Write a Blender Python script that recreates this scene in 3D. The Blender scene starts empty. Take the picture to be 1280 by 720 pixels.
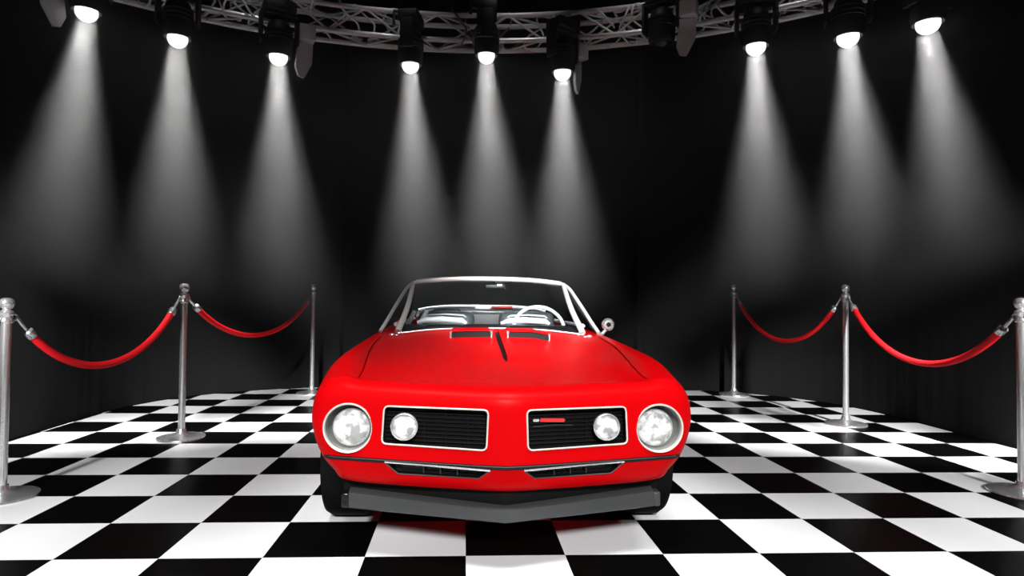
import bpy, bmesh, math, random
import numpy as np
from mathutils import Vector, Matrix
from mathutils.bvhtree import BVHTree
random.seed(7)
PI = math.pi
COL = bpy.context.scene.collection
S = 0.44                                   # floor tile edge, metres

# ------------------------------------------------------------------ helpers
class MB:
    def __init__(self): self.v = []; self.f = []
    def add(self, vs, fs):
        o = len(self.v); self.v += [tuple(p) for p in vs]; self.f += [tuple(i + o for i in f) for f in fs]; return self
    def box(self, c, s, M=None, bev=0.0):
        bm = bmesh.new(); bmesh.ops.create_cube(bm, size=1)
        bmesh.ops.scale(bm, vec=s, verts=bm.verts)
        if bev: bmesh.ops.bevel(bm, geom=bm.edges[:], offset=bev, segments=3, profile=0.5, affect='EDGES')
        if M is not None: bmesh.ops.transform(bm, matrix=M, verts=bm.verts)
        bmesh.ops.translate(bm, vec=c, verts=bm.verts)
        bm.verts.index_update()
        self.add([v.co[:] for v in bm.verts], [[v.index for v in f.verts] for f in bm.faces]); bm.free(); return self
    def lathe(self, prof, n=32, M=None, close=True):
        # prof: list of (r, h) revolved about +Z, then transformed
        vs = []; fs = []; m = len(prof)
        for k in range(n):
            a = 2 * PI * k / n
            for r, h in prof:
                p = Vector((r * math.cos(a), r * math.sin(a), h))
                vs.append((M @ p)[:] if M is not None else p[:])
        for k in range(n):
            k2 = (k + 1) % n
            for i in range(m - 1):
                fs.append((k * m + i, k2 * m + i, k2 * m + i + 1, k * m + i + 1))
        if close:
            if prof[0][0] > 1e-5: fs.append(tuple(k * m for k in reversed(range(n))))
            if prof[-1][0] > 1e-5: fs.append(tuple(k * m + m - 1 for k in range(n)))
        return self.add(vs, fs)
    def tube(self, pts, r, n=10, closed=False, sx=1.0, caps=True):
        pts = [Vector(p) for p in pts]; m = len(pts)
        rr = r if isinstance(r, (list, tuple)) else [r] * m
        vs = []; fs = []
        up = None
        for i, p in enumerate(pts):
            if closed: t = pts[(i + 1) % m] - pts[i - 1]
            else: t = pts[min(i + 1, m - 1)] - pts[max(i - 1, 0)]
            t.normalize()
            if up is None:
                up = Vector((0, 0, 1)) if abs(t.z) < .95 else Vector((0, 1, 0))
            u = up - t * up.dot(t)
            if u.length < 1e-4: u = Vector((1, 0, 0)) - t * t.x
            u.normalize(); w = t.cross(u); up = u
            for k in range(n):
                a = 2 * PI * k / n
                vs.append((p + u * (math.sin(a) * rr[i]) + w * (math.cos(a) * rr[i] * sx))[:])
        L = m if closed else m - 1
        for i in range(L):
            j = (i + 1) % m
            for k in range(n):
                k2 = (k + 1) % n
                fs.append((i * n + k, i * n + k2, j * n + k2, j * n + k))
        if not closed and caps:
            fs.append(tuple(reversed(range(n)))); fs.append(tuple((m - 1) * n + k for k in range(n)))
        return self.add(vs, fs)
    def sphere(self, c, r, n=20, sc=(1, 1, 1)):
        prof = [(max(1e-6, r * math.sin(PI * i / n)), -r * math.cos(PI * i / n)) for i in range(n + 1)]
        return self.lathe(prof, n + 8, Matrix.Translation(c) @ Matrix.Diagonal((*sc, 1)), close=False)
    def prism(self, poly, y0, y1):
        # poly in (x, z) extruded along y
        n = len(poly)
        vs = [(x, y0, z) for x, z in poly] + [(x, y1, z) for x, z in poly]
        fs = [tuple(range(n)), tuple(reversed(range(n, 2 * n)))]
        for i in range(n):
            j = (i + 1) % n; fs.append((i, i + n, j + n, j))
        return self.add(vs, fs)
    def grid(self, P):
        # P[i][j] points
        a, b = len(P), len(P[0]); vs = [p for row in P for p in row]; fs = []
        for i in range(a - 1):
            for j in range(b - 1):
                fs.append((i * b + j, (i + 1) * b + j, (i + 1) * b + j + 1, i * b + j + 1))
        return self.add(vs, fs)
    def slab(self, P, off):
        # closed solid between grid P and the same grid moved by off
        a, b = len(P), len(P[0]); off = Vector(off)
        vs = [Vector(p) for row in P for p in row]; N = len(vs)
        vs = vs + [p + off for p in vs]; fs = []
        for i in range(a - 1):
            for j in range(b - 1):
                q = (i * b + j, (i + 1) * b + j, (i + 1) * b + j + 1, i * b + j + 1)
                fs.append(q); fs.append(tuple(N + k for k in reversed(q)))
        rim = [(i, 0) for i in range(a)] + [(a - 1, j) for j in range(1, b)] + [(i, b - 1) for i in range(a - 2, -1, -1)] + [(0, j) for j in range(b - 2, 0, -1)]
        ids = [i * b + j for i, j in rim]
        for k in range(len(ids)):
            p, q = ids[k], ids[(k + 1) % len(ids)]
            fs.append((p, p + N, q + N, q))
        return self.add([p[:] for p in vs], fs)
    def mesh(self, name):
        me = bpy.data.meshes.new(name); me.from_pydata(self.v, [], self.f)
        bm = bmesh.new(); bm.from_mesh(me)
        bmesh.ops.remove_doubles(bm, verts=bm.verts, dist=1e-6)
        bmesh.ops.recalc_face_normals(bm, faces=bm.faces); bm.to_mesh(me); bm.free()
        return me
    def build(self, name, mat, parent=None, smooth=True, ang=35):
        me = self.mesh(name)
        return link(name, me, mat, parent, smooth, ang)

def link(name, me, mat, parent=None, smooth=True, ang=35):
    if mat is not None:
        me.materials.clear(); me.materials.append(mat)
    if smooth:
        for p in me.polygons: p.use_smooth = True
        me.set_sharp_from_angle(angle=math.radians(ang))
    o = bpy.data.objects.new(name, me); COL.objects.link(o)
    if parent is not None: o.parent = parent
    return o

def empty(name, loc, rz=0.0):
    o = bpy.data.objects.new(name, None); COL.objects.link(o)
    o.location = loc; o.rotation_euler = (0, 0, rz); o.empty_display_size = .1
    return o
def tag(o, label=None, cat=None, group=None, kind=None):
    if label: o['label'] = label
    if cat: o['category'] = cat
    if group: o['group'] = group
    if kind: o['kind'] = kind
    return o
def copy_tree(o, parent=None):
    c = o.copy(); COL.objects.link(c)
    if parent is not None: c.parent = parent
    for ch in list(o.children):
        copy_tree(ch, c)
    return c

def mat(name, col, rough=.5, metal=0.0, spec=.5, coat=0.0, emit=None, es=0.0, bump=None):
    m = bpy.data.materials.new(name); m.use_nodes = True
    nt = m.node_tree; b = nt.nodes['Principled BSDF']
    b.inputs['Base Color'].default_value = (*col, 1); b.inputs['Roughness'].default_value = rough
    b.inputs['Metallic'].default_value = metal; b.inputs['Specular IOR Level'].default_value = spec
    b.inputs['Coat Weight'].default_value = coat; b.inputs['Coat Roughness'].default_value = .06
    if emit: b.inputs['Emission Color'].default_value = (*emit, 1); b.inputs['Emission Strength'].default_value = es
    if bump:
        sc, st, di = bump
        tc = nt.nodes.new('ShaderNodeTexCoord'); nz = nt.nodes.new('ShaderNodeTexNoise'); bp = nt.nodes.new('ShaderNodeBump')
        nz.inputs['Scale'].default_value = sc; nz.inputs['Detail'].default_value = 3
        bp.inputs['Strength'].default_value = st; bp.inputs['Distance'].default_value = di
        nt.links.new(tc.outputs['Object'], nz.inputs['Vector']); nt.links.new(nz.outputs['Fac'], bp.inputs['Height'])
        nt.links.new(bp.outputs['Normal'], b.inputs['Normal'])
    return m

def glass_mat(name, tint, refl=.06, rough=.02):
    m = bpy.data.materials.new(name); m.use_nodes = True; nt = m.node_tree; nt.nodes.clear()
    out = nt.nodes.new('ShaderNodeOutputMaterial'); mx = nt.nodes.new('ShaderNodeMixShader')
    tr = nt.nodes.new('ShaderNodeBsdfTransparent'); gl = nt.nodes.new('ShaderNodeBsdfGlossy')
    lw = nt.nodes.new('ShaderNodeLayerWeight'); lw.inputs['Blend'].default_value = .5
    pw = nt.nodes.new('ShaderNodeMath'); pw.operation = 'POWER'; pw.inputs[1].default_value = 4.0
    ad = nt.nodes.new('ShaderNodeMath'); ad.operation = 'MULTIPLY_ADD'; ad.inputs[1].default_value = .5; ad.inputs[2].default_value = .03
    nt.links.new(lw.outputs['Facing'], pw.inputs[0]); nt.links.new(pw.outputs[0], ad.inputs[0])
    tr.inputs['Color'].default_value = (*tint, 1); gl.inputs['Roughness'].default_value = rough
    nt.links.new(ad.outputs[0], mx.inputs['Fac']); nt.links.new(tr.outputs[0], mx.inputs[1]); nt.links.new(gl.outputs[0], mx.inputs[2])
    nt.links.new(mx.outputs[0], out.inputs['Surface'])
    return m

def lens_mat():
    m = mat('frosted_lamp_lens', (.7, .7, .69), .15, 0, .6, 0, bump=(38, .5, .004)); nt = m.node_tree; b = nt.nodes['Principled BSDF']
    nz = [n for n in nt.nodes if n.type == 'TEX_NOISE'][0]; n2 = nt.nodes.new('ShaderNodeTexNoise'); n2.inputs['Scale'].default_value = 24; n2.inputs['Detail'].default_value = 4
    rp = nt.nodes.new('ShaderNodeValToRGB'); rp.color_ramp.elements[0].position = .42; rp.color_ramp.elements[0].color = (.30, .30, .30, 1)
    rp.color_ramp.elements[1].position = .56; rp.color_ramp.elements[1].color = (.72, .72, .71, 1)
    tc = [n for n in nt.nodes if n.type == 'TEX_COORD'][0]
    nt.links.new(tc.outputs['Object'], n2.inputs['Vector']); nt.links.new(n2.outputs['Fac'], rp.inputs[0]); nt.links.new(rp.outputs[0], b.inputs['Base Color'])
    return m
M = dict(
    red=mat('red_car_paint', (.425, .0008, .0020), .36, 0, .04, 0),
    chrome=mat('polished_chrome', (.80, .80, .80), .22, .82),
    satin=mat('satin_silver', (.60, .595, .59), .35, .35),
    cream=mat('cream_trim', (.62, .60, .53), .35, .3),
    rubber=mat('black_rubber', (.0022, .0022, .0022), .8, 0, .10),
    black=mat('matt_black', (.003, .003, .003), .6, 0, .12),
    gloss=mat('gloss_black', (.006, .006, .007), .25, 0, .4),
    grey=mat('grey_air_dam', (.040, .042, .043), .42, 0, .4),
    bowl=mat('lamp_reflector', (.42, .43, .42), .25, .6),
    lens=lens_mat(),
    seat=mat('grey_vinyl', (.07, .078, .086), .45, 0, .4),
    dash=mat('dark_dash', (.012, .012, .014), .45, 0, .4),
    light=mat('pale_interior_trim', (.78, .79, .80), .4, .1),
    badge=mat('red_badge', (.75, .02, .02), .35),
    velvet=mat('red_velvet', (.78, .007, .013), .75, 0, .2, bump=(240, .25, .002)),
    alum=mat('truss_aluminium', (.74, .74, .75), .32, .45, bump=(60, .3, .003)),
    fixture=mat('fixture_black', (.018, .018, .019), .5, 0, .4),
    fixgrey=mat('fixture_grey', (.62, .63, .64), .5, 0, .4, bump=(30, .3, .003)),
    cable=mat('grey_cable', (.75, .75, .75), .4, 0, .5),
    purple=mat('purple_cable', (.16, .06, .17), .45, 0, .5),
    bulb=mat('lit_lens', (.8, .8, .8), .3, 0, .5, 0, (1, 1, .985), 1.7),
    glass=glass_mat('clear_glass', (.90, .92, .92)),
)

def drape_mat(name, base):
    m = mat(name, base, .85, 0, .06); nt = m.node_tree; b = nt.nodes['Principled BSDF']
    tc = nt.nodes.new('ShaderNodeTexCoord'); nz = nt.nodes.new('ShaderNodeTexNoise')
    mp = nt.nodes.new('ShaderNodeMapping'); bp = nt.nodes.new('ShaderNodeBump')
    mp.inputs['Scale'].default_value = (7, 7, .25); nz.inputs['Scale'].default_value = 1.0
    bp.inputs['Strength'].default_value = .25; bp.inputs['Distance'].default_value = .03
    nt.links.new(tc.outputs['Object'], mp.inputs['Vector']); nt.links.new(mp.outputs[0], nz.inputs['Vector'])
    nt.links.new(nz.outputs['Fac'], bp.inputs['Height']); nt.links.new(bp.outputs[0], b.inputs['Normal'])
    return m
M['wall'] = drape_mat('black_backdrop', (.010, .010, .0101))
M['wallb'] = drape_mat('black_backdrop_centre', (.010, .010, .010))
M['ceil'] = mat('black_ceiling', (.004, .004, .004), .9, 0, .1)

def floor_mat():
    m = bpy.data.materials.new('checker_floor'); m.use_nodes = True; nt = m.node_tree; b = nt.nodes['Principled BSDF']
    tc = nt.nodes.new('ShaderNodeTexCoord'); sp = nt.nodes.new('ShaderNodeSeparateXYZ')
    nt.links.new(tc.outputs['Object'], sp.inputs[0])
    def math_(op, a, v=None):
        n = nt.nodes.new('ShaderNodeMath'); n.operation = op
        nt.links.new(a, n.inputs[0])
        if v is not None:
            if isinstance(v, (int, float)): n.inputs[1].default_value = v
            else: nt.links.new(v, n.inputs[1])
        return n.outputs[0]
    fx = math_('FLOOR', math_('DIVIDE', sp.outputs['X'], S)); fy = math_('FLOOR', math_('DIVIDE', sp.outputs['Y'], S))
    par = math_('FLOORED_MODULO', math_('ADD', fx, fy), 2.0)        # 1 = white
    mix = nt.nodes.new('ShaderNodeMix'); mix.data_type = 'RGBA'
    mix.inputs[6].default_value = (.0016, .0016, .0016, 1); mix.inputs[7].default_value = (.80, .80, .81, 1)
    nt.links.new(par, mix.inputs[0]); nt.links.new(mix.outputs[2], b.inputs['Base Color'])
    b.inputs['Roughness'].default_value = .36; b.inputs['Specular IOR Level'].default_value = .04
    return m
M['floor'] = floor_mat()

# ------------------------------------------------------------------ the room
FX, FA, FY, FB, FN = .42, 3.96, 3.2, 2.5, 2.6    # rounded back of the dance floor (superellipse)
YFRONT = -6.0
def back_curve(u):                                 # u from -1 (left) to 1 (right)
    a = PI / 2 * (1 - u)                           # pi .. 0
    ca, sa = math.cos(a), max(0.0, math.sin(a))
    return (FX + FA * math.copysign(abs(ca) ** (2 / FN), ca), FY + FB * sa ** (2 / FN))
curve = [back_curve(-1 + 2 * i / 120) for i in range(121)]
mb = MB()
ring = [(FX - FA, YFRONT), *curve, (FX + FA, YFRONT)]
n = len(ring)
mb.add([(x, y, 0) for x, y in ring] + [(x, y, -.08) for x, y in ring],
       [tuple(range(n)), tuple(reversed(range(n, 2 * n)))] + [(i, i + n, (i + 1) % n + n, (i + 1) % n) for i in range(n)])
tag(mb.build('floor', M['floor'], None, False), 'black and white checkerboard floor with a rounded back edge', 'floor', kind='structure')

H = 4.9
def wall_strip(name, pts, m, label):
    P = [[(x, y, 0), (x, y, H)] for x, y in pts]
    # outward thickness
    out = []
    for i, (x, y) in enumerate(pts):
        a = Vector(pts[min(i + 1, len(pts) - 1)]) - Vector(pts[max(i - 1, 0)]); a.normalize()
        out.append((x - a.y * .08, y + a.x * .08))
    nn = len(pts); vs = [(x, y, 0) for x, y in pts] + [(x, y, H) for x, y in pts] + [(x, y, 0) for x, y in out] + [(x, y, H) for x, y in out]
    fs = []
    for i in range(nn - 1):
        fs += [(i, i + 1, nn + i + 1, nn + i), (2 * nn + i + 1, 2 * nn + i, 3 * nn + i, 3 * nn + i + 1), (nn + i, nn + i + 1, 3 * nn + i + 1, 3 * nn + i), (i + 1, i, 2 * nn + i, 2 * nn + i + 1)]
    fs += [(0, nn, 3 * nn, 2 * nn), (nn - 1, 3 * nn - 1, 4 * nn - 1, 2 * nn - 1)]
    b = MB(); b.add(vs, fs)
    return tag(b.build(name, m, None, True, 50), label, 'wall', kind='structure')
XL, XR = -1.62, 2.32                               # edges of the recessed centre panel
off = .02
lc = [(FX - FA - off, YFRONT)] + [(x - off, y + off) for x, y in curve if x < FX and x <= XL] 
rc = [(x + off, y + off) for x, y in curve if x > FX and x >= XR] + [(FX + FA + off, YFRONT)]
wall_strip('wall_left', lc, M['wall'], 'plain black backdrop wall curving round behind the left rope barrier')
wall_strip('wall_right', rc, M['wall'], 'plain black backdrop wall curving round behind the right rope barrier')
yb = max(lc[-1][1], rc[0][1])
wall_strip('wall_back', [(XL - .02, lc[-1][1] + .02), (XL - .02, yb + .22), (XR + .02, yb + .22), (XR + .02, rc[0][1] + .02)], M['wallb'], 'recessed black backdrop panel behind the red car')
# dark joint covers beside the centre panel
mb = MB(); mb.box((FX, (YFRONT + 6.3) / 2, H + .04), (2 * FA + .6, 6.3 - YFRONT, .08))
tag(mb.build('ceiling', M['ceil'], None, False), 'unlit black ceiling above the truss', 'ceiling', kind='structure')
mb = MB(); mb.box((FX, YFRONT - .05, H / 2), (2 * FA + .4, .08, H))
tag(mb.build('wall_front', M['wall'], None, False), 'black wall behind the viewer', 'wall', kind='structure')
mb = MB(); mb.box(((XL + XR) / 2, yb + .13, -.04), (XR - XL + .1, .34, .079))
tag(mb.build('floor_recess', M['ceil'], None, False), 'black floor strip in front of the centre panel', 'floor', kind='structure')

# ------------------------------------------------------------------ the car
CAR = empty('sports_car', (.16, -.265, 0))
tag(CAR, 'glossy red open-top muscle car with split black grille parked on the checkerboard floor', 'car')
def yv(x, z=.5):
    y = .225 * (math.sqrt(x * x + .035 ** 2) - .035)
    if z < .45: y += .30 * (.45 - z)
    if z > .69: y += .9 * (z - .69) ** 1.5
    return y
def sstep(t): t = min(1, max(0, t)); return t * t * (3 - 2 * t)

#  half sections: top centre -> crown -> flank -> sill -> bottom centre
KEY = [
 (0.00, [(0,.765),(.35,.770),(.60,.778),(.69,.787),(.765,.768),(.808,.71),(.826,.62),(.808,.53),(.770,.455),(.722,.395),(.66,.345),(.42,.334),(0,.334)]),
 (0.20, [(0,.782),(.35,.779),(.60,.776),(.70,.808),(.775,.798),(.823,.738),(.840,.62),(.828,.52),(.800,.44),(.760,.385),(.71,.352),(.42,.345),(0,.345)]),
 (0.50, [(0,.812),(.35,.806),(.61,.792),(.71,.842),(.780,.834),(.831,.772),(.848,.63),(.846,.51),(.825,.43),(.795,.38),(.75,.355),(.42,.35),(0,.35)]),
 (1.00, [(0,.872),(.35,.862),(.63,.834),(.71,.872),(.777,.866),(.830,.805),(.850,.66),(.850,.53),(.835,.42),(.810,.33),(.77,.27),(.42,.25),(0,.25)]),
 (1.50, [(0,.940),(.35,.930),(.65,.897),(.71,.903),(.768,.893),(.824,.83),(.845,.69),(.845,.55),(.830,.42),(.810,.32),(.77,.25),(.42,.23),(0,.23)]),
 (1.95, [(0,.955),(.35,.950),(.66,.932),(.72,.925),(.768,.905),(.820,.84),(.845,.70),(.845,.55),(.830,.42),(.810,.32),(.77,.25),(.42,.23),(0,.23)]),
 (2.90, [(0,.965),(.35,.962),(.66,.950),(.73,.944),(.785,.922),(.832,.86),(.855,.71),(.852,.55),(.835,.42),(.812,.32),(.77,.25),(.42,.23),(0,.23)]),
 (3.60, [(0,.965),(.35,.965),(.66,.962),(.745,.958),(.805,.935),(.855,.87),(.872,.72),(.868,.56),(.848,.43),(.820,.34),(.77,.28),(.42,.26),(0,.26)]),
 (4.30, [(0,.945),(.35,.943),(.64,.935),(.71,.926),(.765,.905),(.808,.85),(.825,.72),(.820,.57),(.800,.45),(.770,.38),(.72,.34),(.42,.33),(0,.33)]),
 (4.62, [(0,.915),(.35,.913),(.62,.905),(.69,.895),(.735,.875),(.775,.82),(.790,.71),(.785,.58),(.765,.47),(.735,.41),(.69,.37),(.42,.36),(0,.36)]),
]
KT = np.array([k[0] for k in KEY]); KP = np.array([k[1] for k in KEY], float)
def section(t):
    i = int(np.clip(np.searchsorted(KT, t) - 1, 0, len(KT) - 2))
    t0, t1 = KT[i], KT[i + 1]; u = np.clip((t - t0) / (t1 - t0), 0, 1)
    def slope(k):
        if k == 0: return (KP[1] - KP[0]) / (KT[1] - KT[0])
        if k == len(KT) - 1: return (KP[-1] - KP[-2]) / (KT[-1] - KT[-2])
        return (KP[k + 1] - KP[k - 1]) / (KT[k + 1] - KT[k - 1])
    m0, m1 = slope(i) * (t1 - t0), slope(i + 1) * (t1 - t0)
    h = (2*u**3-3*u**2+1, u**3-2*u**2+u, -2*u**3+3*u**2, u**3-u**2)
    return h[0]*KP[i] + h[1]*m0 + h[2]*KP[i+1] + h[3]*m1
NU = 34                                            # samples on the upper half and on the lower half
def spline(cp, lo, hi, ns, start=True):
    # centripetal-ish Catmull-Rom over cp, sampled ns points between control indices lo..hi
    out = []
    for s in np.linspace(lo, hi, ns):
        i = min(int(s), len(cp) - 2); u = s - i
        p1, p2 = cp[i], cp[i + 1]
        p0 = cp[i - 1] if i > 0 else np.array([-cp[1][0], cp[1][1]])
        p3 = cp[i + 2] if i + 2 < len(cp) else np.array([-cp[-2][0], cp[-2][1]])
        out.append(.5 * ((2*p1) + (-p0+p2)*u + (2*p0-5*p1+4*p2-p3)*u*u + (-p0+3*p1-3*p2+p3)*u**3))
    return out
def half(t):
    cp = section(t)
    up = spline(cp, 0, 6, NU); lw = spline(cp, 6, 12, NU)
    return np.array(up + lw[1:])                   # 2*NU-1 points
def inset(H_, d):
    if d <= 0: return H_
    full = np.vstack([H_[:-1] if False else H_, (H_[::-1] * [-1, 1])[1:-1]])
    tan = np.roll(full, -1, 0) - np.roll(full, 1, 0)
    ln = np.linalg.norm(tan, axis=1, keepdims=True); tan = tan / np.maximum(ln, 1e-9)
    nor = np.c_[tan[:, 1], -tan[:, 0]]             # inward for clockwise walk (top -> right -> bottom)
    r = full + nor * d
    r = r[:len(H_)]; r[0, 0] = 0; r[-1, 0] = 0
    r[:, 0] = np.maximum(r[:, 0], 0)
    return r
RF = .052; RB = .06; TE = 4.62
ts = [RF * (1 - math.cos(a)) for a in np.linspace(0, PI / 2, 9)] + list(np.linspace(RF, .6, 14)[1:]) + list(np.linspace(.6, 4.5, 66)[1:]) + [TE - RB * (1 - math.sin(a)) for a in np.linspace(0, PI/2, 7)][1:]
rings = []
for t in ts:
    h_ = half(t)
    d = 0.0
    if t < RF: d = RF - math.sqrt(max(0, RF ** 2 - (RF - t) ** 2))
    if t > TE - RB: d = RB - math.sqrt(max(0, RB ** 2 - (t - TE + RB) ** 2))
    h_ = inset(h_, d)
    w = 1 - sstep(t / .75)
    rings.append([(x, t + yv(x, z) * w, z) for x, z in h_])
mb = MB(); K = 2 * NU - 1; allr = []
for r in rings:
    full = list(r) + [(-x, y, z) for x, y, z in reversed(r[1:-1])]
    allr.append(full)
NF = len(allr[0])
vs = [p for r in allr for p in r]; fs = []
for i in range(len(allr) - 1):
    for k in range(NF):
        k2 = (k + 1) % NF
        fs.append((i * NF + k, i * NF + k2, (i + 1) * NF + k2, (i + 1) * NF + k))
mb.add(vs, fs)
def cap(r, ys):
    # vertical columns join the upper to the lower half of a ring
    G = []
    for s in (1, -1):
        P = []
        for i in range(NU):
            a = r[i]; b = r[K - 1 - i]
            col = []
            for q in range(17):
                u = q / 16; x = a[0] + (b[0] - a[0]) * u; z = a[2] + (b[2] - a[2]) * u
                y = ys(x, z) if 0 < q < 16 else (a[1] if q == 0 else b[1])
                col.append((s * x, y, z))
            P.append(col)
        G.append(P)
    return G
for P in cap(rings[0], lambda x, z: yv(x, z)): mb.grid(P)
for P in cap(rings[-1], lambda x, z: rings[-1][0][1]): mb.grid(P)
body_me = mb.mesh('body_shell')
bmt = bmesh.new(); bmt.from_mesh(body_me)
bmesh.ops.remove_doubles(bmt, verts=bmt.verts, dist=2e-4); bmesh.ops.dissolve_degenerate(bmt, edges=bmt.edges, dist=1e-5)
bmesh.ops.recalc_face_normals(bmt, faces=bmt.faces)
bmt.to_mesh(body_me); bvh = BVHTree.FromBMesh(bmt); bmt.free()
def top_z(x, y):
    h = bvh.ray_cast(Vector((x, y, 2)), Vector((0, 0, -1)))
    return h[0].z if h[0] else .8
def face_y(x, z):
    h = bvh.ray_cast(Vector((x, -1, z)), Vector((0, 1, 0)))
    return h[0].y if h[0] else yv(x, z)

def boolean(me, cutter, name):
    a = bpy.data.objects.new('tmp_a', me); b = bpy.data.objects.new('tmp_b', cutter)
    COL.objects.link(a); COL.objects.link(b)
    md = a.modifiers.new('b', 'BOOLEAN'); md.operation = 'DIFFERENCE'; md.solver = 'EXACT'; md.object = b
    bpy.context.view_layer.update()
    dg = bpy.context.evaluated_depsgraph_get()
    r = bpy.data.meshes.new_from_object(a.evaluated_get(dg)); r.name = name
    bpy.data.objects.remove(a); bpy.data.objects.remove(b)
    return r
def rrect(pts, r, seg=6):
    # rounded polygon from corner points (x,z)
    out = []; n = len(pts)
    for i in range(n):
        p = Vector(pts[i]); a = (Vector(pts[i - 1]) - p); b = (Vector(pts[(i + 1) % n]) - p)
        la, lb = a.length, b.length; a.normalize(); b.normalize()
        rr = min(r, la * .45, lb * .45)
        s, e = p + a * rr, p + b * rr
        for k in range(seg + 1):
            u = k / seg
            out.append(((1-u)**2 * s + 2*u*(1-u) * p + u*u * e)[:])
    return out
HLX, HLZ, HLR = .657, .587, .100
GR = [(.078, .682), (.506, .682), (.514, .527), (.084, .520)]          # grille opening, right half (x, z)
LO = [(.060, .447), (.512, .459), (.444, .402), (.112, .402)]          # slim lower intake
def mir(poly, s): return [(s * x, z) for x, z in poly]
cut = MB()
RY = Matrix.Rotation(-PI / 2, 4, 'X')              # +Z -> +Y
def My(x, y, z): return Matrix.Translation((x, y, z)) @ RY
for s in (1, -1):
    cut.lathe([(HLR, 0), (HLR, .40)], 48, My(s * HLX, -.12, HLZ))
    cut.prism(rrect(mir(GR, s), .022), -.2, .22)
    cut.prism(rrect(mir(LO, s), .006, 2), -.2, .24)
    for yw in (.86, 3.58):
        cut.lathe([(.372, 0), (.372, .5)], 48, Matrix.Translation((s * .56, yw, .33)) @ Matrix.Rotation(s * PI / 2, 4, 'Y'))
# engine bay under the hood, passenger compartment
def hood_x(y): return .632 + .062 * sstep((y - .1) / 1.1)
def hood_f(x): return .118 + .92 * yv(x)
HR = 1.505
def hood_outline(g):
    pts = []
    for i in range(25):
        u = -1 + 2 * i / 24; xx = u * (hood_x(.25) + g); pts.append((xx, hood_f(xx) - g))
    for i in range(1, 21):
        y = hood_f(.63) + (HR - hood_f(.63)) * i / 20; pts.append((hood_x(y) + g, y + (g if i == 20 else 0)))
    for i in range(20, 0, -1):
        y = hood_f(.63) + (HR - hood_f(.63)) * i / 20; pts.append((-hood_x(y) - g, y + (g if i == 20 else 0)))
    return pts
hp = hood_outline(.0055); n = len(hp)
cut.add([(x, y, .695) for x, y in hp] + [(x, y, 1.3) for x, y in hp],
        [tuple(reversed(range(n))), tuple(range(n, 2 * n))] + [(i, (i + 1) % n, (i + 1) % n + n, i + n) for i in range(n)])
ck = [(-.60, 1.66), (.60, 1.66), (.63, 1.8), (.63, 3.30), (.56, 3.42), (-.56, 3.42), (-.63, 3.30), (-.63, 1.8)]; n = len(ck)
cut.add([(x, y, .48) for x, y in ck] + [(x, y, 1.4) for x, y in ck],
        [tuple(reversed(range(n))), tuple(range(n, 2 * n))] + [(i, (i + 1) % n, (i + 1) % n + n, i + n) for i in range(n)])
body_cut = boolean(body_me, cut.mesh('cutter'), 'body_shell')
body = link('body_shell', body_cut, M['red'], CAR, True, 32)

# hood with its two scoops' raised deck
def hood_z(x, y):
    z = top_z(x, y)
    b = sstep((.29 - abs(x - .0)) / .03) * sstep((y - .55) / .25)
    return z + .008 * b
hv, hu = 70, 60
P = []
for j in range(hv + 1):
    v = j / hv; row = []
    for i in range(hu + 1):
        u = -1 + 2 * i / hu
        x0 = u * hood_x(.25); yf = hood_f(x0); y = yf + (HR - yf) * v; x = u * hood_x(y)
        row.append((x, y, hood_z(x, y)))
    P.append(row)
hm = MB().slab(P, (0, 0, -.028)).mesh('hood')
SLX = [(.040, 1.50), (.024, 1.50)]
hc = MB(); poly = [(.008, 1.52), (.040, 1.52), (.046, .74), (.042, .62), (.034, .59), (.022, .66)]
hc.add([(x, y, .6) for x, y in poly] + [(x, y, 1.2) for x, y in poly],
       [tuple(reversed(range(6))), tuple(range(6, 12))] + [(i, (i + 1) % 6, (i + 1) % 6 + 6, i + 6) for i in range(6)])
hood = link('hood', boolean(hm, hc.mesh('cutter2'), 'hood'), M['red'], CAR, True, 32)
P = [[(x, y, top_z(.03, y) - .012) for x in (-.01, .07)] for y in np.linspace(.55, 1.5, 12)]
MB().slab(P, (0, 0, -.01)).build('hood_slot_liner', M['black'], CAR)
# scoops: a raised lip whose mouth faces forward
for s, (xa, xb) in ((-1, (-.262, -.008)), (1, (.078, .338))):
    nx, ny = 16, 14; y0, y1 = 1.20, 1.485
    P = []
    for j in range(ny + 1):
        v = j / ny; row = []
        for i in range(nx + 1):
            u = i / nx; x = xa + (xb - xa) * u; y = y0 + (y1 - y0) * v
            edge = sstep(min(u, 1 - u) / .07)
            h_ = .044 * edge * (1 - .75 * sstep(v)) 
            row.append((x, y, hood_z(x, y) + h_ + .001))
        P.append(row)
    sc = MB().slab(P, (0, 0, -.007)).build('hood_scoop', M['red'], CAR)
    ins = MB()
    P = [[(xa + .012 + (xb - xa - .024) * i / 8, y0 + .012, hood_z(xa + (xb - xa) * i / 8, y0) + dz) for i in range(9)] for dz in (-.005, .036)]
    ins.slab(P, (0, .02, 0)).build('scoop_mouth', M['black'], sc, False)
    for xe in (xa + .006, xb - .006):
        zz = hood_z(xe, y0)
        MB().tube([(xe, y0 - .004, zz - .002), (xe, y0 - .002, zz + .018), (xe, y0 + .004, zz + .039)], .0055, 8).build('scoop_end_trim', M['chrome'], sc)

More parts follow.
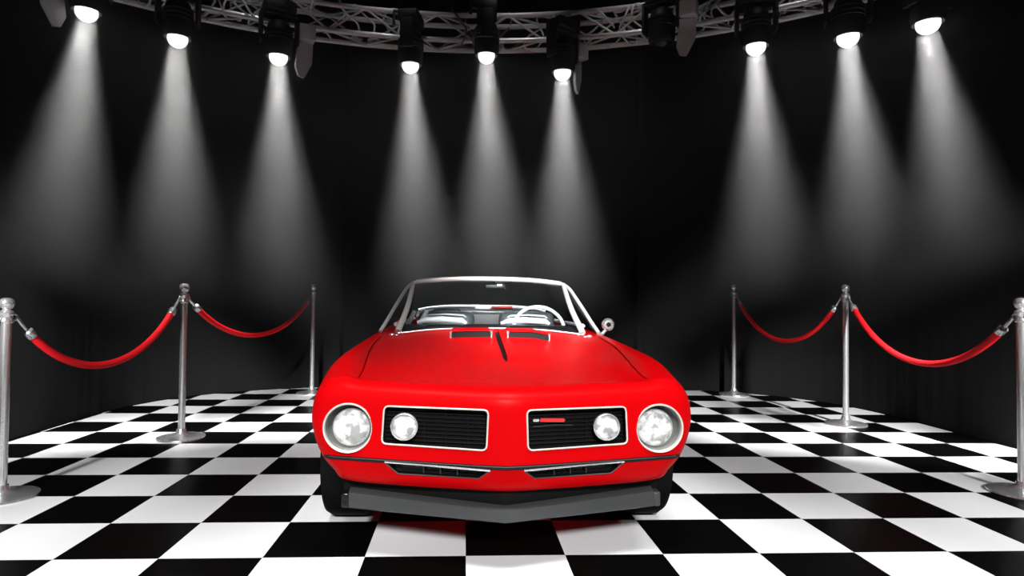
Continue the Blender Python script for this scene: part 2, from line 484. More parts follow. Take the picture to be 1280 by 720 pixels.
# headlights
for s in (1, -1):
    yf = yv(HLX)                                   # face there
    hl = MB().lathe([(.098, .000), (.1035, -.006), (.1045, -.012), (.102, -.017), (.0975, -.016), (.0955, -.008), (.095, .01)], 56, My(s * HLX, yf - .004, HLZ), close=False).build('headlight', M['cream'], CAR)
    tag(hl, 'cream-chrome headlight bezel')
    MB().lathe([(.094, .0), (.092, .03), (.080, .065), (.05, .088), (.001, .095)], 48, My(s * HLX, yf - .002, HLZ), close=False).build('reflector', M['bowl'], hl)
    MB().lathe([(.0005, -.004), (.02, -.003), (.048, .002), (.067, .011), (.075, .022), (.076, .05)], 48, My(s * (HLX - .008), yf + .004, HLZ - .004), close=False).build('lens', M['lens'], hl)
    rg = MB(); rg.tube([(s * (HLX - .008) + .077 * math.cos(a), yf + .024, HLZ - .004 + .077 * math.sin(a)) for a in np.linspace(0, 2 * PI, 40, endpoint=False)], .0035, 6, True)
    rg.build('retaining_ring', M['chrome'], hl)
# grilles
for s in (1, -1):
    gp = rrect(mir(GR, s), .022)
    loop = [(x, face_y(x * 1.0, z) if False else yv(x, z) - .003, z) for x, z in gp]
    g = MB().tube(loop, .0038, 8, True).build('grille_frame', M['cream'], CAR)
    ins = MB()
    P = [[(s * (.07 + .46 * i / 10), yv(.07 + .46 * i / 10) + .055, .515 + .175 * j) for i in range(11)] for j in range(2)]
    ins.slab(P, (0, .02, 0))
    for k in range(9):
        z = .535 + k * .0165
        ins.tube([(s * x, yv(x) + .046, z) for x in np.linspace(.085, .505, 10)], .0032, 6)
    for k in range(3):
        x = .16 + .09 * k; ins.tube([(s * x, yv(x) + .048, .522), (s * x, yv(x) + .048, .684)], .003, 6)
    ins.build('grille_insert', M['black'], g)
    P = [[(x * (1 - .0) - (.003 if abs(x) > .3 else -.003) * s, yv(x) + d, z + (.003 if z < .6 else -.003)) for d in (-.003, .07)] for x, z in gp + gp[:1]]
    MB().grid(P).build('grille_surround', M['black'], g)
    fx, fz = .421, .600
    yf = yv(fx) - .004
    fl = MB().lathe([(.047, .05), (.056, .02), (.0575, .004), (.056, -.003), (.051, -.004), (.049, .002)], 40, My(s * fx, yf, fz), close=False).build('fog_lamp', M['chrome'], g)
    MB().lathe([(.0005, -.010), (.025, -.007), (.042, .0), (.051, .008)], 40, My(s * fx, yf, fz), close=False).build('fog_lamp_lens', M['lens'], fl)
    if s > 0:
        bd = MB()
        bd.prism(rrect([(.137, .626), (.140, .640), (.238, .640), (.242, .632), (.236, .625)], .004, 3), .058, .066)
        o = bd.build('grille_badge', M['badge'], g, False); tag(o, 'small red bar badge on the grille')
        MB().prism(rrect([(.108, .627), (.110, .637), (.134, .637), (.132, .627)], .003, 3), .055, .062).build('badge_end', M['satin'], g, False)
        MB().tube([(x, yv(x) + .040, .608 + .0015 * math.sin(x * 40)) for x in np.linspace(.11, .28, 14)], .0018, 6).build('grille_script_line', M['grey'], g)
    # slim lower intake
    lp = rrect(mir(LO, s), .006, 2)
    li = MB()
    P = [[(s * (.05 + .47 * i / 8), yv(.05 + .47 * i / 8, .42) + .045, .395 + .07 * j) for i in range(9)] for j in range(2)]
    li.slab(P, (0, .02, 0))
    lo = li.build('lower_intake', M['gloss'], CAR, False)
    P = [[(x, yv(x, z) + d, z + (.002 if z < .425 else -.002)) for d in (-.001, .06)] for x, z in lp + lp[:1]]
    MB().grid(P).build('intake_surround', M['black'], lo)
    MB().tube([(s * x, yv(x) - .004, .4405 + .0125 * (x - .06) / .45) for x in np.linspace(.068, .500, 12)], .0042, 8).build('intake_trim', M['chrome'], lo)
    MB().tube([(s * x, yv(x, z) - .001, z) for x, z in ((.500, .448), (.444, .403), (.114, .403), (.070, .438))], .0026, 6).build('intake_edge', M['grey'], lo)
    for k in range(3):
        x = .2 + .07 * k; MB().tube([(s * x, yv(x, .42) + .03, .405), (s * x, yv(x, .44) + .03, .44)], .003, 6).build('intake_vane', M['grey'], lo)
# black bumper seam that runs round the nose
xs = np.linspace(-.765, .765, 61)
def strip_z(x): return .4525 + .006 * (abs(x) / .7) ** 1.5
P = []
for x in xs:
    y = face_y(x, strip_z(x)); row = []
    for dz, dy in ((-.0095, .004), (-.007, -.006), (.007, -.006), (.0095, .004)): row.append((x, y + dy, strip_z(x) + dz))
    P.append(row)
MB().slab(P, (0, .012, 0)).build('bumper_seam', M['gloss'], CAR)
MB().tube([(x, face_y(x, strip_z(x)) - .007, strip_z(x) + .004) for x in xs[1:-1]], .0018, 6).build('seam_highlight', M['grey'], CAR)
# black recess and grey chin spoiler
def sy(x): return .045 + .30 * (math.sqrt(x * x + .002 ** 2) - .002)
P = []
for x in np.linspace(-.70, .70, 43):
    P.append([(x, sy(x) + .05, .20), (x, sy(x) + .045, .30), (x, sy(x) + .045, .345)])
MB().slab(P, (0, .12, 0)).build('air_dam', M['black'], CAR)
sp_ = MB(); P = []
for x in np.linspace(-.67, .67, 41):
    a = abs(x) / .67; zt = .264 + .021 * a; y = sy(x)
    P.append([(x, y + .05, zt + .012), (x, y + .012, zt + .006), (x, y, zt), (x, y - .004, .222), (x, y + .01, .214), (x, y + .05, .212)])
sp_.slab(P, (0, .02, 0))
o = sp_.build('chin_spoiler', M['grey'], CAR, True, 25); tag(o, 'grey V-shaped chin spoiler')
for s in (1, -1):
    y = sy(.67)
    MB().box((s * .685, y + .035, .25), (.034, .075, .066), None, .008).build('spoiler_end', M['grey'] if s > 0 else M['gloss'], CAR)

# wheels
def wheel(x, y, s):
    Mx = Matrix.Translation((x, y, .331)) @ Matrix.Rotation(s * PI / 2, 4, 'Y')
    w = .118
    t = MB().lathe([(.20, -w*.9), (.265, -w), (.315, -w*.93), (.331, -w*.70), (.331, w*.70), (.315, w*.93), (.265, w), (.20, w*.9)], 64, Mx, close=False).build('tire', M['rubber'], CAR)
    MB().lathe([(.20, -w*.9), (.19, 0), (.19, w*.55), (.205, w*.92), (.20, w*.98), (.185, w*.75), (.17, w*.5), (.06, w*.62), (.05, w*.8), (.001, w*.82)], 48, Mx, close=False).build('rim', M['satin'], t)
for yw in (.86, 3.58):
    for s in (1, -1): wheel(s * .752, yw, s)

# windscreen surround, glass and vent windows
def header(u):                                     # u -1..1
    return (.548 * u, 2.0 - .07 * (1 - u * u), 1.287 - .030 * abs(u) ** 2.6)
def pillar(s, v):                                  # v 0 base .. 1 top
    return (s * (.605 - .062 * v - .012 * math.sin(PI * v)), 1.60 + .395 * v, .93 + .325 * v)
hd = MB()
hd.tube([header(u) for u in np.linspace(-.95, .95, 41)], .0165, 10)
WF = hd.build('windscreen_header', M['satin'], CAR); tag(WF, 'bright metal windscreen header rail')
for s in (1, -1):
    MB().tube([pillar(s, v) for v in np.linspace(-.03, 1.0, 12)], [.021 - .006 * v for v in np.linspace(0, 1, 12)], 10).build('windscreen_pillar', M['satin'], CAR)
    rail = [(.728, 1.64, .92), (.693, 1.72, .99), (.650, 1.82, 1.085), (.608, 1.91, 1.172), (.586, 1.955, 1.214), (.555, 1.99, 1.246), (.505, 1.998, 1.264), (.45, 1.99, 1.2715)]
    rp = []
    for q in np.linspace(0, len(rail) - 1.001, 30):
        c = spline(np.array([[a, b] for a, b, _ in rail]), q, q, 1)[0] if False else None
        i = int(q); u = q - i
        A = [Vector(rail[max(0, min(len(rail) - 1, i + k))]) for k in (-1, 0, 1, 2)]
        rp.append(.5 * ((2*A[1]) + (A[2]-A[0])*u + (2*A[0]-5*A[1]+4*A[2]-A[3])*u*u + (3*A[1]-A[0]-3*A[2]+A[3])*u**3))
    vf = MB().tube([(s * p.x, p.y, p.z) for p in rp], .0125, 10).build('vent_window_frame', M['satin'], CAR)
    P = [[pillar(s, v), (s * (.715 - .165 * v), 1.66 + .335 * v, .93 + .315 * v)] for v in np.linspace(0, 1, 10)]
    MB().slab(P, (0, .004, 0)).build('vent_window_glass', M['glass'], vf)
P = []
for v in np.linspace(0, 1, 14):
    row = []
    for u in np.linspace(-1, 1, 25):
        h_ = header(u); bx = .598 * u; by = 1.60 - .07 * (1 - u * u) + .0; bz = .945 - .012 * u * u
        row.append((bx + (h_[0] - bx) * v, by + (h_[1] - by) * v, bz + (h_[2] - .006 - bz) * v))
    P.append(row)
MB().slab(P, (0, .005, 0)).build('windscreen_glass', M['glass'], CAR)
# cowl panel under the glass, wipers
P = [[(x, y, top_z(x, 1.5) + .004 + (y - 1.51) * .06) for x in np.linspace(-.62, .62, 21)] for y in (1.515, 1.56, 1.60, 1.655)]
MB().slab(P, (0, 0, -.02)).build('cowl_panel', M['red'], CAR)
for x0, x1 in ((-.42, -.06), (.12, .50)):
    MB().tube([(x0, 1.555, .960), ((x0 + x1) / 2, 1.545, .966), (x1, 1.55, .956)], .0055, 6).build('wiper', M['rubber'], CAR)
MB().tube([(x, 1.525 + .0 * x, top_z(x, 1.5) + .012) for x in np.linspace(-.6, .6, 21)], .0045, 6).build('cowl_trim', M['satin'], CAR)
for s in (1, -1):
    for xx, yy, rr in ((.575, 1.535, .016), (.635, 1.50, .013), (.60, 1.46, .010)):
        MB().sphere((s * xx, yy, top_z(s * xx, yy) + .006), rr, 10, (1.5, 1, .8)).build('cowl_glint_knob', M['chrome'], CAR)  # made-up chrome knobs that supply the glints at the cowl corners
# door mirror
mr = MB().lathe([(.001, -.016), (.030, -.015), (.041, -.004), (.043, .006), (.041, .018), (.028, .034), (.001, .040)], 32, My(.785, 1.62, .978), close=False).build('door_mirror', M['chrome'], CAR)
MB().lathe([(.001, -.0165), (.014, -.0165), (.016, -.014)], 20, My(.785, 1.619, .978), close=False).build('mirror_boss', M['gloss'], mr)
MB().tube([(.775, 1.63, .945), (.755, 1.63, .925), (.735, 1.62, .905), (.72, 1.60, .90)], [.010, .011, .015, .022], 10).build('mirror_stalk', M['chrome'], mr)
# cabin
MB().box((0, 2.54, .49), (1.22, 1.72, .02)).build('cabin_floor', M['dash'], CAR, False)
P = []
for y, z in ((1.67, .935), (1.74, .955), (1.82, .96), (1.88, .945), (1.90, .90), (1.88, .80), (1.80, .70)):
    P.append([(x, y, z + .008 * math.cos(x * 2.4)) for x in np.linspace(-.598, .598, 25)])
ds = MB().slab(P, (0, -.03, -.015)).build('dashboard', M['dash'], CAR)
for xa, xb in ((-.50, -.16), (.08, .42)):
    MB().tube([(xa, 1.83, .975), (xa + .06, 1.83, .992), ((xa + xb) / 2, 1.83, .998), (xb - .03, 1.83, .990), (xb, 1.83, .972)], [.010, .020, .022, .020, .010], 10).build('dash_pad', M['light'], ds)
def seat(x):
    st = MB().box((x, 2.30, .60), (.50, .52, .20), None, .05).build('seat', M['seat'], CAR)
    Mt = Matrix.Rotation(-.16, 4, 'X')
    MB().box((x, 2.60, .815), (.46, .13, .46), Mt, .055).build('seat_back', M['seat'], st)
    MB().box((x, 2.655, 1.035), (.25, .09, .05), Mt, .03).build('headrest', M['seat'], st)
    MB().tube([(x + sx * .2, 2.53 + .05 * abs(sx), zz) for sx, zz in ((-1, .76), (-1, .97), (-.7, 1.012), (0, 1.02), (.7, 1.012), (1, .97), (1, .76))], .008, 8).build('seat_piping', M['light'], st)
for x in (-.32, .34): seat(x)
MB().box((0, 3.18, .70), (1.12, .36, .34), None, .06).build('rear_bench', M['seat'], CAR)
MB().box((0, 3.36, .90), (1.14, .12, .30), None, .05).build('rear_backrest', M['dash'], CAR)
P = []
for k in range(13):
    a = PI * k / 12; P.append([(x, 3.62 - .26 * math.cos(a), .955 + .125 * math.sin(a) ** .8 * (1 - .35 * abs(x / .62) ** 4)) for x in np.linspace(-.62, .62, 25)])
bt = MB().slab(P, (0, 0, -.02)).build('folded_top_boot', M['dash'], CAR)
MB().tube([(x, 3.50, 1.083 - .045 * abs(x / .62) ** 4) for x in np.linspace(-.61, .61, 25)], .014, 8).build('boot_trim', M['light'], bt)
MB().box((.005, 3.47, 1.066), (.15, .02, .05), None, .004).build('boot_tag', M['cream'], bt)
MB().box((.19, 3.47, 1.078), (.20, .02, .022), None, .004).build('boot_tab', M['badge'], bt)
for s in (1, -1):
    MB().tube([(s * .635, y, .965 - .0 * y) for y in np.linspace(1.72, 3.3, 12)], .014, 8).build('door_top_trim', M['light'], CAR)
    for k, (xa, za, xb, zb) in enumerate(((.575, .93, .545, 1.02), (.52, .94, .475, 1.025))):
        pass
# steering wheel (left-hand drive: on the right of the picture)
sw = MB(); cxs, cys, czs = .37, 2.02, .930; Ms = Matrix.Translation((cxs, cys, czs)) @ Matrix.Rotation(math.radians(60), 4, 'X')
sw.tube([(Ms @ Vector((.185 * math.cos(a), .185 * math.sin(a), 0)))[:] for a in np.linspace(0, 2 * PI, 40, endpoint=False)], .013, 8, True)
SWO = sw.build('steering_wheel', M['light'], CAR)
for a in (math.radians(200), math.radians(-20), math.radians(90 + 180)):
    MB().tube([(Ms @ Vector((.18 * math.cos(a), .18 * math.sin(a), 0)))[:], (Ms @ Vector((.02 * math.cos(a), .02 * math.sin(a), -.03)))[:]], .009, 8).build('wheel_spoke', M['chrome'], SWO)
MB().tube([(Ms @ Vector((0, 0, -.02)))[:], (Ms @ Vector((0, 0, -.16)))[:]], .028, 10).build('steering_column', M['dash'], SWO)
# two pale slanted bars at the left of the cabin, seen through the glass
for xa, xb in ((-.60, -.545), (-.515, -.455)):
    MB().tube([(xa, 2.2, .94), (xb, 2.2, 1.05)], .016, 8).build('pale_cabin_bar', M['light'], CAR)
rv = MB().box((.045, 1.955, 1.232), (.15, .022, .036), None, .01).build('rear_view_mirror', M['dash'], CAR)
MB().box((.075, 1.942, 1.243), (.035, .006, .014), None, .002).build('mirror_bracket', M['light'], rv)
MB().tube([(.045, 1.955, 1.255), (.03, 1.945, 1.285)], .007, 8).build('mirror_stem', M['dash'], rv)
# rear panel and bumper (hidden from the front, still part of the car)
MB().box((0, 4.66, .50), (1.46, .09, .10), None, .03).build('rear_bumper', M['chrome'], CAR)
for s in (1, -1):
    MB().box((s * .44, 4.625, .68), (.42, .03, .09), None, .01).build('tail_light', M['badge'], CAR)

# ------------------------------------------------------------------ rope barrier
POSTS = [  # x, y, height, label
 (-2.585, .862, 1.115, 'chrome rope post at the left edge, nearest the viewer on that side'),
 (-2.275, 2.387, 1.248, 'chrome rope post in the middle of the left barrier, holding two rope ends'),
 (-1.835, 4.884, 1.324, 'far chrome rope post standing just behind the left front corner of the car'),
 (3.358, 4.873, 1.386, 'far chrome rope post of the right barrier, last one towards the back wall'),
 (3.602, 2.981, 1.331, 'chrome rope post in the middle of the right barrier, holding two rope ends'),
 (3.358, .852, 1.181, 'chrome rope post at the right edge, nearest the viewer on that side'),
]
H0 = 1.2
p0 = empty('rope_post', (0, 0, 0))
tag(p0, 'post', 'rope post', 'chrome posts of the rope barrier')
MB().lathe([(.001, 0), (.178, 0), (.182, .006), (.180, .016), (.165, .021), (.10, .028), (.06, .036), (.04, .05), (.034, .075), (.001, .075)], 56, None, False).build('base', M['chrome'], p0)
MB().lathe([(.026, .04), (.026, 1.09)], 32).build('pole', M['chrome'], p0)
MB().lathe([(.026, 1.045), (.034, 1.05), (.036, 1.06), (.032, 1.07), (.032, 1.09), (.037, 1.10), (.037, 1.112), (.028, 1.122), (.018, 1.128)], 32, None, False).build('collar', M['chrome'], p0)
MB().lathe([(.016, 1.12), (.018, 1.13), (.030, 1.140), (.037, 1.155), (.0385, 1.166), (.037, 1.178), (.028, 1.193), (.012, 1.2), (.001, 1.2005)], 32, None, False).build('finial', M['chrome'], p0)
for s in (1, -1):
    ring_ = [(0 + s * (.050 + .018 * math.cos(a)), 0, 1.08 + .018 * math.sin(a)) for a in np.linspace(0, 2 * PI, 16, endpoint=False)]
    MB().tube(ring_, .005, 8, True).build('ring', M['chrome'], p0)
RINGS = []
angs = [math.atan2(2.387 - .862, .31), math.atan2(4.884 - .862, .75), math.atan2(2.5, .44), math.atan2(-1.89, .244) , math.atan2(4.02, 0.0), math.atan2(2.13, .244)]
for i, (x, y, h_, lab) in enumerate(POSTS):
    o = p0 if i == 0 else copy_tree(p0)
    o.location = (x, y, 0); o.scale = (1, 1, h_ / H0); o['label'] = lab
    a = [math.atan2(1.525, .31), math.atan2(4.02, .75), math.atan2(2.497, .44), math.atan2(1.892, -.244), math.atan2(4.02, 0), math.atan2(2.129, .244)][i]
    o.rotation_euler = (0, 0, a)
def rope(i, j, sag, label):
    A = Vector((*POSTS[i][:2], POSTS[i][2] / H0 * 1.075)); B = Vector((*POSTS[j][:2], POSTS[j][2] / H0 * 1.075))
    d = (B - A); dh = Vector((d.x, d.y, 0)).normalized()
    A = A + dh * .066; B = B - dh * .066
    r = empty('velvet_rope', ((A.x + B.x) / 2, (A.y + B.y) / 2, 0)); o = r.location.copy()
    tag(r, label, 'rope', 'red velvet ropes of the barrier')
    N = 60; pts = []
    for k in range(N + 1):
        u = k / N; p = A.lerp(B, u); w = 2 * u - 1
        c = (math.cosh(1.5 * w) - math.cosh(1.5)) / (math.cosh(1.5) - 1)
        pts.append(p + Vector((0, 0, sag * c)) - o)
    def at_len(L, rev):
        q = pts[::-1] if rev else pts; acc = 0
        for k in range(len(q) - 1):
            s = (q[k + 1] - q[k]).length
            if acc + s > L: return k + (L - acc) / s, q[k].lerp(q[k + 1], (L - acc) / s)
            acc += s
    i0, pa = at_len(.115, False); i1, pb = at_len(.115, True)
    mid = [pa] + [p for k, p in enumerate(pts) if i0 < k < N - i1] + [pb]
    MB().tube([p[:] for p in mid], .0235, 14).build('rope', M['velvet'], r)
    for rev in (False, True):
        _, e0 = at_len(.105, rev); _, e1 = at_len(.165, rev); q = pts[-1] if rev else pts[0]
        ax = (e1 - e0).normalized()
        cp = MB().tube([(e0 - ax * .012)[:], (e0 - ax * .006)[:], e0[:], (e0 + ax * .045)[:], (e0 + ax * .05)[:]], [.010, .024, .029, .029, .026], 16).build('end_cap', M['chrome'], r)
        e = e0 - ax * .012; m_ = e.lerp(q, .5)
        MB().tube([e[:], m_[:], q[:], (q + Vector((0, 0, .012)))[:]], [.009, .011, .009, .006], 10).build('hook', M['chrome'], cp)
rope(0, 1, .385, 'red velvet rope between the nearest left post and the middle left post')
rope(1, 2, .38, 'red velvet rope between the middle left post and the far left post beside the car')
rope(3, 4, .48, 'red velvet rope between the far right post and the middle right post')
rope(4, 5, .43, 'red velvet rope between the middle right post and the nearest right post')

# ------------------------------------------------------------------ lighting truss
TC = Vector((-.131, -1.69)); RB_, RF_ = 5.02, 4.78; ZB, ZT = 3.60, 3.84
def arc(r, a, z): return Vector((TC.x + r * math.sin(a), TC.y + r * math.cos(a), z))
A0, A1 = math.radians(-46), math.radians(50); NB = 24
truss = empty('lighting_truss', (0, 3.2, 0)); TO = Vector((0, 3.2, 0))
tag(truss, 'curved silver lattice truss hanging across the top of the room', 'truss')
for r, z in ((RB_, ZB), (RB_, ZT), (RF_, ZB), (RF_, ZT)):
    MB().tube([(arc(r, a, z) - TO)[:] for a in np.linspace(A0, A1, 70)], .025, 10).build('chord', M['alum'], truss)
for k in range(NB):
    a, b = A0 + (A1 - A0) * k / NB, A0 + (A1 - A0) * (k + 1) / NB
    if k % 2: a, b = b, a
    for p, q in ((arc(RF_, a, ZB), arc(RF_, b, ZT)), (arc(RB_, a, ZT), arc(RB_, b, ZB)), (arc(RF_, a, ZB), arc(RB_, b, ZB)), (arc(RF_, b, ZT), arc(RB_, a, ZT))):
        MB().tube([(p - TO)[:], (q - TO)[:]], .0115, 8).build('brace', M['alum'], truss)
for a in (-.55, 0.0, .6):
    p = arc(4.9, a, ZT) - TO
    MB().tube([p[:], (p.x, p.y, H)], .008, 8).build('suspension_cable', M['black'], truss)

# cables twisted round the truss
def cable(a0, a1, r, turns, rad, m, label, seed, drop=0.0):
    rnd = random.Random(seed); pts = []
    n_ = int(26 * turns) + 8; ph = rnd.random() * 6
    for i in range(n_ + 1):
        u = i / n_; a = a0 + (a1 - a0) * u
        w = ph + turns * 2 * PI * u
        rr = rad * (1 + .25 * math.sin(3.1 * w + ph))
        p = arc(4.9 + r + rr * math.cos(w), a + .012 * math.sin(2.3 * w), (ZB + ZT) / 2 + .02 + rr * math.sin(w) - drop * math.sin(PI * u))
        pts.append(p)
    o = pts[0].copy(); o.z = 0
    c = MB().tube([(p - o)[:] for p in pts], .0095, 7).build('power_cable', m)
    c.location = o
    return tag(c, label, 'cable', 'power cables wound round the truss')
cable(-.47, -.33, -.02, 4, .155, M['cable'], 'grey cable coiled tightly round the truss above the third light from the left', 1)
cable(-.36, -.18, .0, 3, .15, M['cable'], 'grey cable wound round the truss just right of the third light', 2)
cable(-.19, -.06, .02, 2, .14, M['cable'], 'grey cable looped round the truss left of the central lights', 3)
cable(.0, .10, .0, 3, .17, M['purple'], 'purple-tinted cable bundled on the truss above the middle light', 4)
cable(.14, .30, .0, 3, .15, M['cable'], 'grey cable looped round the truss above the sixth light', 5)
cable(.31, .42, .0, 4, .15, M['cable'], 'grey cable coiled between the unlit light and the sixth light', 6)
cable(.44, .60, .0, 5, .155, M['cable'], 'grey cable coiled thickly round the truss right of the unlit light', 7)
cable(.60, .74, .0, 4, .15, M['cable'], 'grey cable coiled round the truss where it leaves the top right', 8)
cable(-.64, -.49, .0, 4, .15, M['cable'], 'grey cable coiled round the truss where it leaves the top left', 9)

# ------------------------------------------------------------------ moving-head stage lights
LAMPS = [ # lens position, yaw of yoke, beam slope x, label
 ((-2.887, 2.025, 3.246), 200, -.16, 'lit stage light at the far left, partly cut by the top edge'),
 ((-2.364, 2.360, 3.202), 10, -.04, 'lit stage light second from the left, under the left end of the truss'),
 ((-1.651, 2.680, 3.198), 25, .0, 'lit stage light third from the left with a grey side plate'),
 ((-.531, 2.915, 3.249), 80, .05, 'leftmost of the three lit stage lights above the car'),
 ((.164, 2.925, 3.363), 88, .05, 'middle of the three lit stage lights above the car, below the purple cable'),
 ((.856, 2.830, 3.191), 40, .05, 'rightmost of the three lit stage lights above the car'),
 ((2.361, 2.205, 3.218), -15, .10, 'lit stage light third from the right, next to the end of the visible truss'),
 ((2.891, 1.810, 3.141), -25, .16, 'lit stage light second from the right'),
 ((3.255, 1.460, 3.102), 10, .23, 'lit stage light at the far right near the top edge'),
 ((1.686, 2.560, 3.364), -35, 0, 'unlit dark stage light hanging alone right of the three central lights'),
]
def fixture(lit, side):
    t = empty('stage_spotlight', (0, 0, 0))
    # origin = lens centre; head above it, yoke and base above the head
    MB().box((0, 0, .455), (.27, .19, .10), None, .02).build('base', M['fixture'], t)
    yk = MB()
    for s in (1, -1):
        P = [(s * .145, z) for z in ()]
        yk.box((s * .150, 0, .275), (.026, .12, .27), None, .012)
    yk.box((0, 0, .392), (.30, .13, .03), None, .01)
    yk.build('yoke', M['fixture'], t)
    hd_ = MB().lathe([(.001, .345), (.06, .34), (.092, .31), (.108, .24), (.116, .15), (.114, .07), (.105, .035), (.098, .03), (.090, .04), (.085, .06)], 36, None, False).build('head', M['fixture'], t)
    for k in range(3):
        MB().lathe([(.112, .17 + .035 * k), (.1195, .174 + .035 * k), (.1195, .184 + .035 * k), (.112, .188 + .035 * k)], 36, None, False).build('cooling_rib', M['fixture'], hd_)
    if lit:
        MB().sphere((0, 0, .03), .078, 16, (1, 1, .95)).build('lens', M['bulb'], t)
    else:
        MB().sphere((0, 0, .045), .080, 16, (1, 1, .6)).build('lens', M['gloss'], t)
    if side:
        sp2 = MB()
        poly = [(.0, .205), (.14, .205), (.135, .03), (.06, -.115), (.005, -.105), (-.025, -.03)]
        sp2.prism([(x - .06, z) for x, z in poly], -.012, .012)
        o = sp2.build('side_plate', M['fixgrey'], t, False)
        o.location = (.215, .0, 0); o.rotation_euler = (0, 0, math.radians(20))
        MB().box((.235, 0, .285), (.14, .12, .14), None, .012).build('driver_box', M['fixgrey'], t)
    return t
protos = {}
for i, (pos, yaw, sx, lab) in enumerate(LAMPS):
    key = (i != 9, i in (0, 2, 5, 9))
    if key not in protos: protos[key] = fixture(*key); o = protos[key]
    else: o = copy_tree(protos[key])
    tag(o, lab, 'stage light', 'stage lights on the curved truss')
    o.location = pos; tilt = -.12
    o.rotation_euler = (0, 0, math.radians(yaw))
    # clamp back to the front lower chord (its length differs per light)
    p = Vector(pos); a = math.atan2(p.x - TC.x, p.y - TC.y); ch = arc(RF_, a, ZB)
    cl = MB(); inv = Matrix.Rotation(-math.radians(yaw), 4, 'Z')
    b0 = Vector((p.x, p.y, p.z + .50)); 
    q = [b0, Vector((b0.x, b0.y, max(b0.z + .02, ZB + .03))), Vector((ch.x, ch.y, max(b0.z + .02, ZB + .03))), Vector((ch.x, ch.y, ZB))]
    if b0.z > ZB: q = [b0 + Vector((0, 0, -.02)), b0 + Vector((0, 0, .02)), Vector((ch.x, ch.y, b0.z + .02)), Vector((ch.x, ch.y, ZB))]
    cl.tube([(inv @ (v - p))[:] for v in q], .016, 8)
    cl.build('clamp', M['fixture'], o)

# ------------------------------------------------------------------ light
def spot(name, loc, target, power, half, blend, radius, col=(1, 1, 1)):
    L = bpy.data.lights.new(name, 'SPOT'); L.energy = power; L.spot_size = math.radians(2 * half); L.spot_blend = blend
    L.shadow_soft_size = radius; L.color = col
    o = bpy.data.objects.new(name, L); COL.objects.link(o); o.location = loc
    d = Vector(target) - Vector(loc); o.rotation_euler = d.to_track_quat('-Z', 'Y').to_euler()
    return o
BEAM = 7.9
def disc(name, loc, target, power, size, spread):
    L = bpy.data.lights.new(name, 'AREA'); L.shape = 'DISK'; L.size = size; L.energy = power; L.spread = math.radians(spread)
    o = bpy.data.objects.new(name, L); COL.objects.link(o); o.location = loc
    d = Vector(target) - Vector(loc); o.rotation_euler = d.to_track_quat('-Z', 'Y').to_euler()
    return o
for i, (pos, yaw, sx, lab) in enumerate(LAMPS[:9]):
    loc = (pos[0], pos[1], pos[2] - .047)
    disc('beam_lamp', loc, (pos[0] + sx, pos[1] + .10, pos[2] - 1.0), BEAM, .14, 32.5)
for x, k, k2 in ((-2.9, 1.06, .42), (-1.3, 1.03, .88), (.4, 1.08, 1.55), (2.1, .97, .78), (3.7, 1.0, .32)):
    spot('front_lamp', (x, -5.6, 3.3), (x, .7, 0), 2050 * k, 11, .8, .3)
    spot('far_fill_lamp', (x, -5.6, 3.5), (.42 + (x - .42) * 1.05, 4.3, 0), 9500 * k, 5.4, .85, .25)  # added out of view to brighten the back of the floor
    spot('overhead_fill_lamp', (x, -1.7, 4.4), (x, -1.3, 0), 440 * k2, 32, .8, .35)  # added out of view to fill in the near floor
for x, k in ((-1.15, 1.3), (1.47, 1.0)):
    spot('hood_fill_lamp', (x, -1.6, 4.6), (.16 + (x - .16) * .30, .75, .85), 365 * k, 14, .8, .3)  # unseen pair of spots added to brighten the hood
# unseen spots added to brighten the truss from above its front
for a in (-.62, -.36, -.12, .12, .36, .62):
    p = arc(4.05, a, 4.5)
    spot('truss_fill_lamp', p[:], arc(4.9, a, 3.72)[:], 9, 30, .9, .06)

# haze hanging in the upper back of the room
hz = MB()
def hz_bot(y): return 1.62 - (y - .75) * .30
hr = [(FX - FA + .04, .75)] + [(FX + (x - FX) * .985, y - .05) for x, y in curve[::3]] + [(FX + FA - .04, .75)]
n = len(hr)
hz.add([(x, y, hz_bot(y)) for x, y in hr] + [(x, y, 3.38) for x, y in hr],
       [tuple(range(n)), tuple(reversed(range(n, 2 * n)))] + [(i, i + n, (i + 1) % n + n, (i + 1) % n) for i in range(n)])
hm_ = bpy.data.materials.new('thin_haze'); hm_.use_nodes = True; nt = hm_.node_tree; nt.nodes.clear()
out = nt.nodes.new('ShaderNodeOutputMaterial'); vsn = nt.nodes.new('ShaderNodeVolumeScatter')
vsn.inputs['Color'].default_value = (1, 1, 1, 1); vsn.inputs['Anisotropy'].default_value = 0
tc = nt.nodes.new('ShaderNodeTexCoord'); sx_ = nt.nodes.new('ShaderNodeSeparateXYZ'); mr_ = nt.nodes.new('ShaderNodeMapRange')
mr_.inputs['From Min'].default_value = 1.62; mr_.inputs['From Max'].default_value = 3.75; mr_.inputs['To Min'].default_value = 0; mr_.inputs['To Max'].default_value = .21
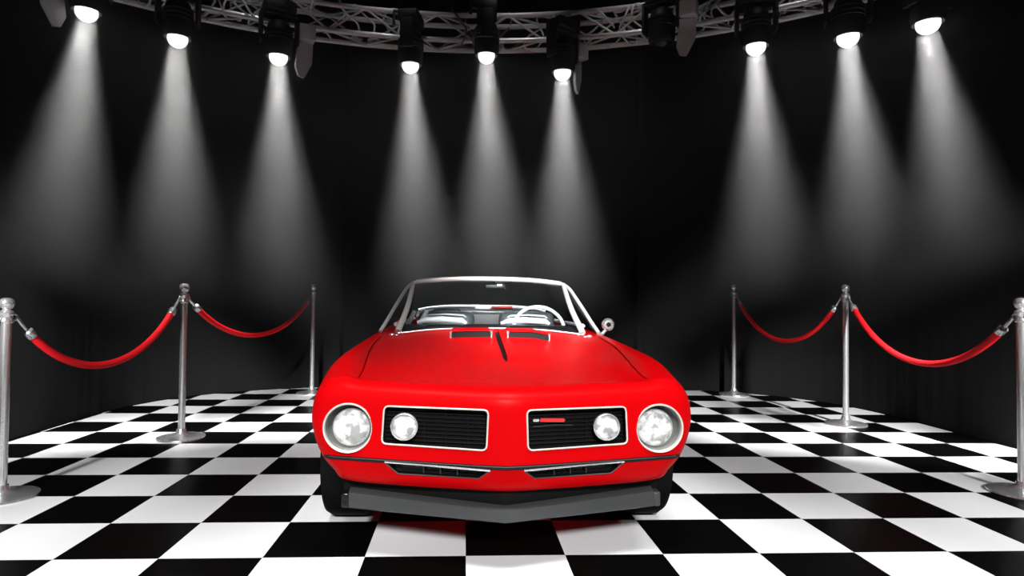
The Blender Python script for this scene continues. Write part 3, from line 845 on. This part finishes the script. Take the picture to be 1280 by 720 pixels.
nt.links.new(tc.outputs['Object'], sx_.inputs[0]); ma_ = nt.nodes.new('ShaderNodeMath'); ma_.operation = 'MULTIPLY_ADD'; ma_.inputs[1].default_value = .30; ma_.inputs[2].default_value = -.225
ad_ = nt.nodes.new('ShaderNodeMath'); ad_.operation = 'ADD'
nt.links.new(sx_.outputs['Y'], ma_.inputs[0]); nt.links.new(ma_.outputs[0], ad_.inputs[0]); nt.links.new(sx_.outputs['Z'], ad_.inputs[1])
nt.links.new(ad_.outputs[0], mr_.inputs['Value']); nt.links.new(mr_.outputs[0], vsn.inputs['Density'])
nt.links.new(vsn.outputs[0], out.inputs['Volume'])
hzo = hz.build('stage_haze', hm_, None, False)
tag(hzo, 'thin smoke haze in which the white beams show', 'haze', kind='stuff')

w = bpy.data.worlds.new('dark'); bpy.context.scene.world = w; w.use_nodes = True
w.node_tree.nodes['Background'].inputs['Color'].default_value = (0, 0, 0, 1)

# ------------------------------------------------------------------ camera
f, cx, cy = 780., 617., 360.; yaw, pitch, roll = .0488, .0247, .0106
F0 = Vector((math.sin(yaw), math.cos(yaw), 0)); R0 = Vector((math.cos(yaw), -math.sin(yaw), 0)); U0 = Vector((0, 0, 1))
F = F0 * math.cos(pitch) + U0 * math.sin(pitch); U1 = U0 * math.cos(pitch) - F0 * math.sin(pitch)
R = R0 * math.cos(roll) + U1 * math.sin(roll); U = U1 * math.cos(roll) - R0 * math.sin(roll)
cam = bpy.data.cameras.new('camera'); co = bpy.data.objects.new('camera', cam); COL.objects.link(co)
cam.sensor_width = 36; cam.lens = 36 * f / 1280; cam.shift_x = (640 - cx) / 1280; cam.shift_y = (cy - 360) / 1280
co.matrix_world = Matrix(((R.x, U.x, -F.x, -.0577 * S), (R.y, U.y, -F.y, -6.307 * S), (R.z, U.z, -F.z, 2.526 * S), (0, 0, 0, 1)))
sc = bpy.context.scene; sc.camera = co
sc.view_settings.view_transform = 'Standard'; sc.view_settings.look = 'None'
sc.view_settings.gamma = 1; sc.view_settings.use_curve_mapping = False; sc.view_settings.exposure = 0
sc.cycles.use_denoising = True; sc.cycles.volume_bounces = 0; sc.cycles.max_bounces = 8
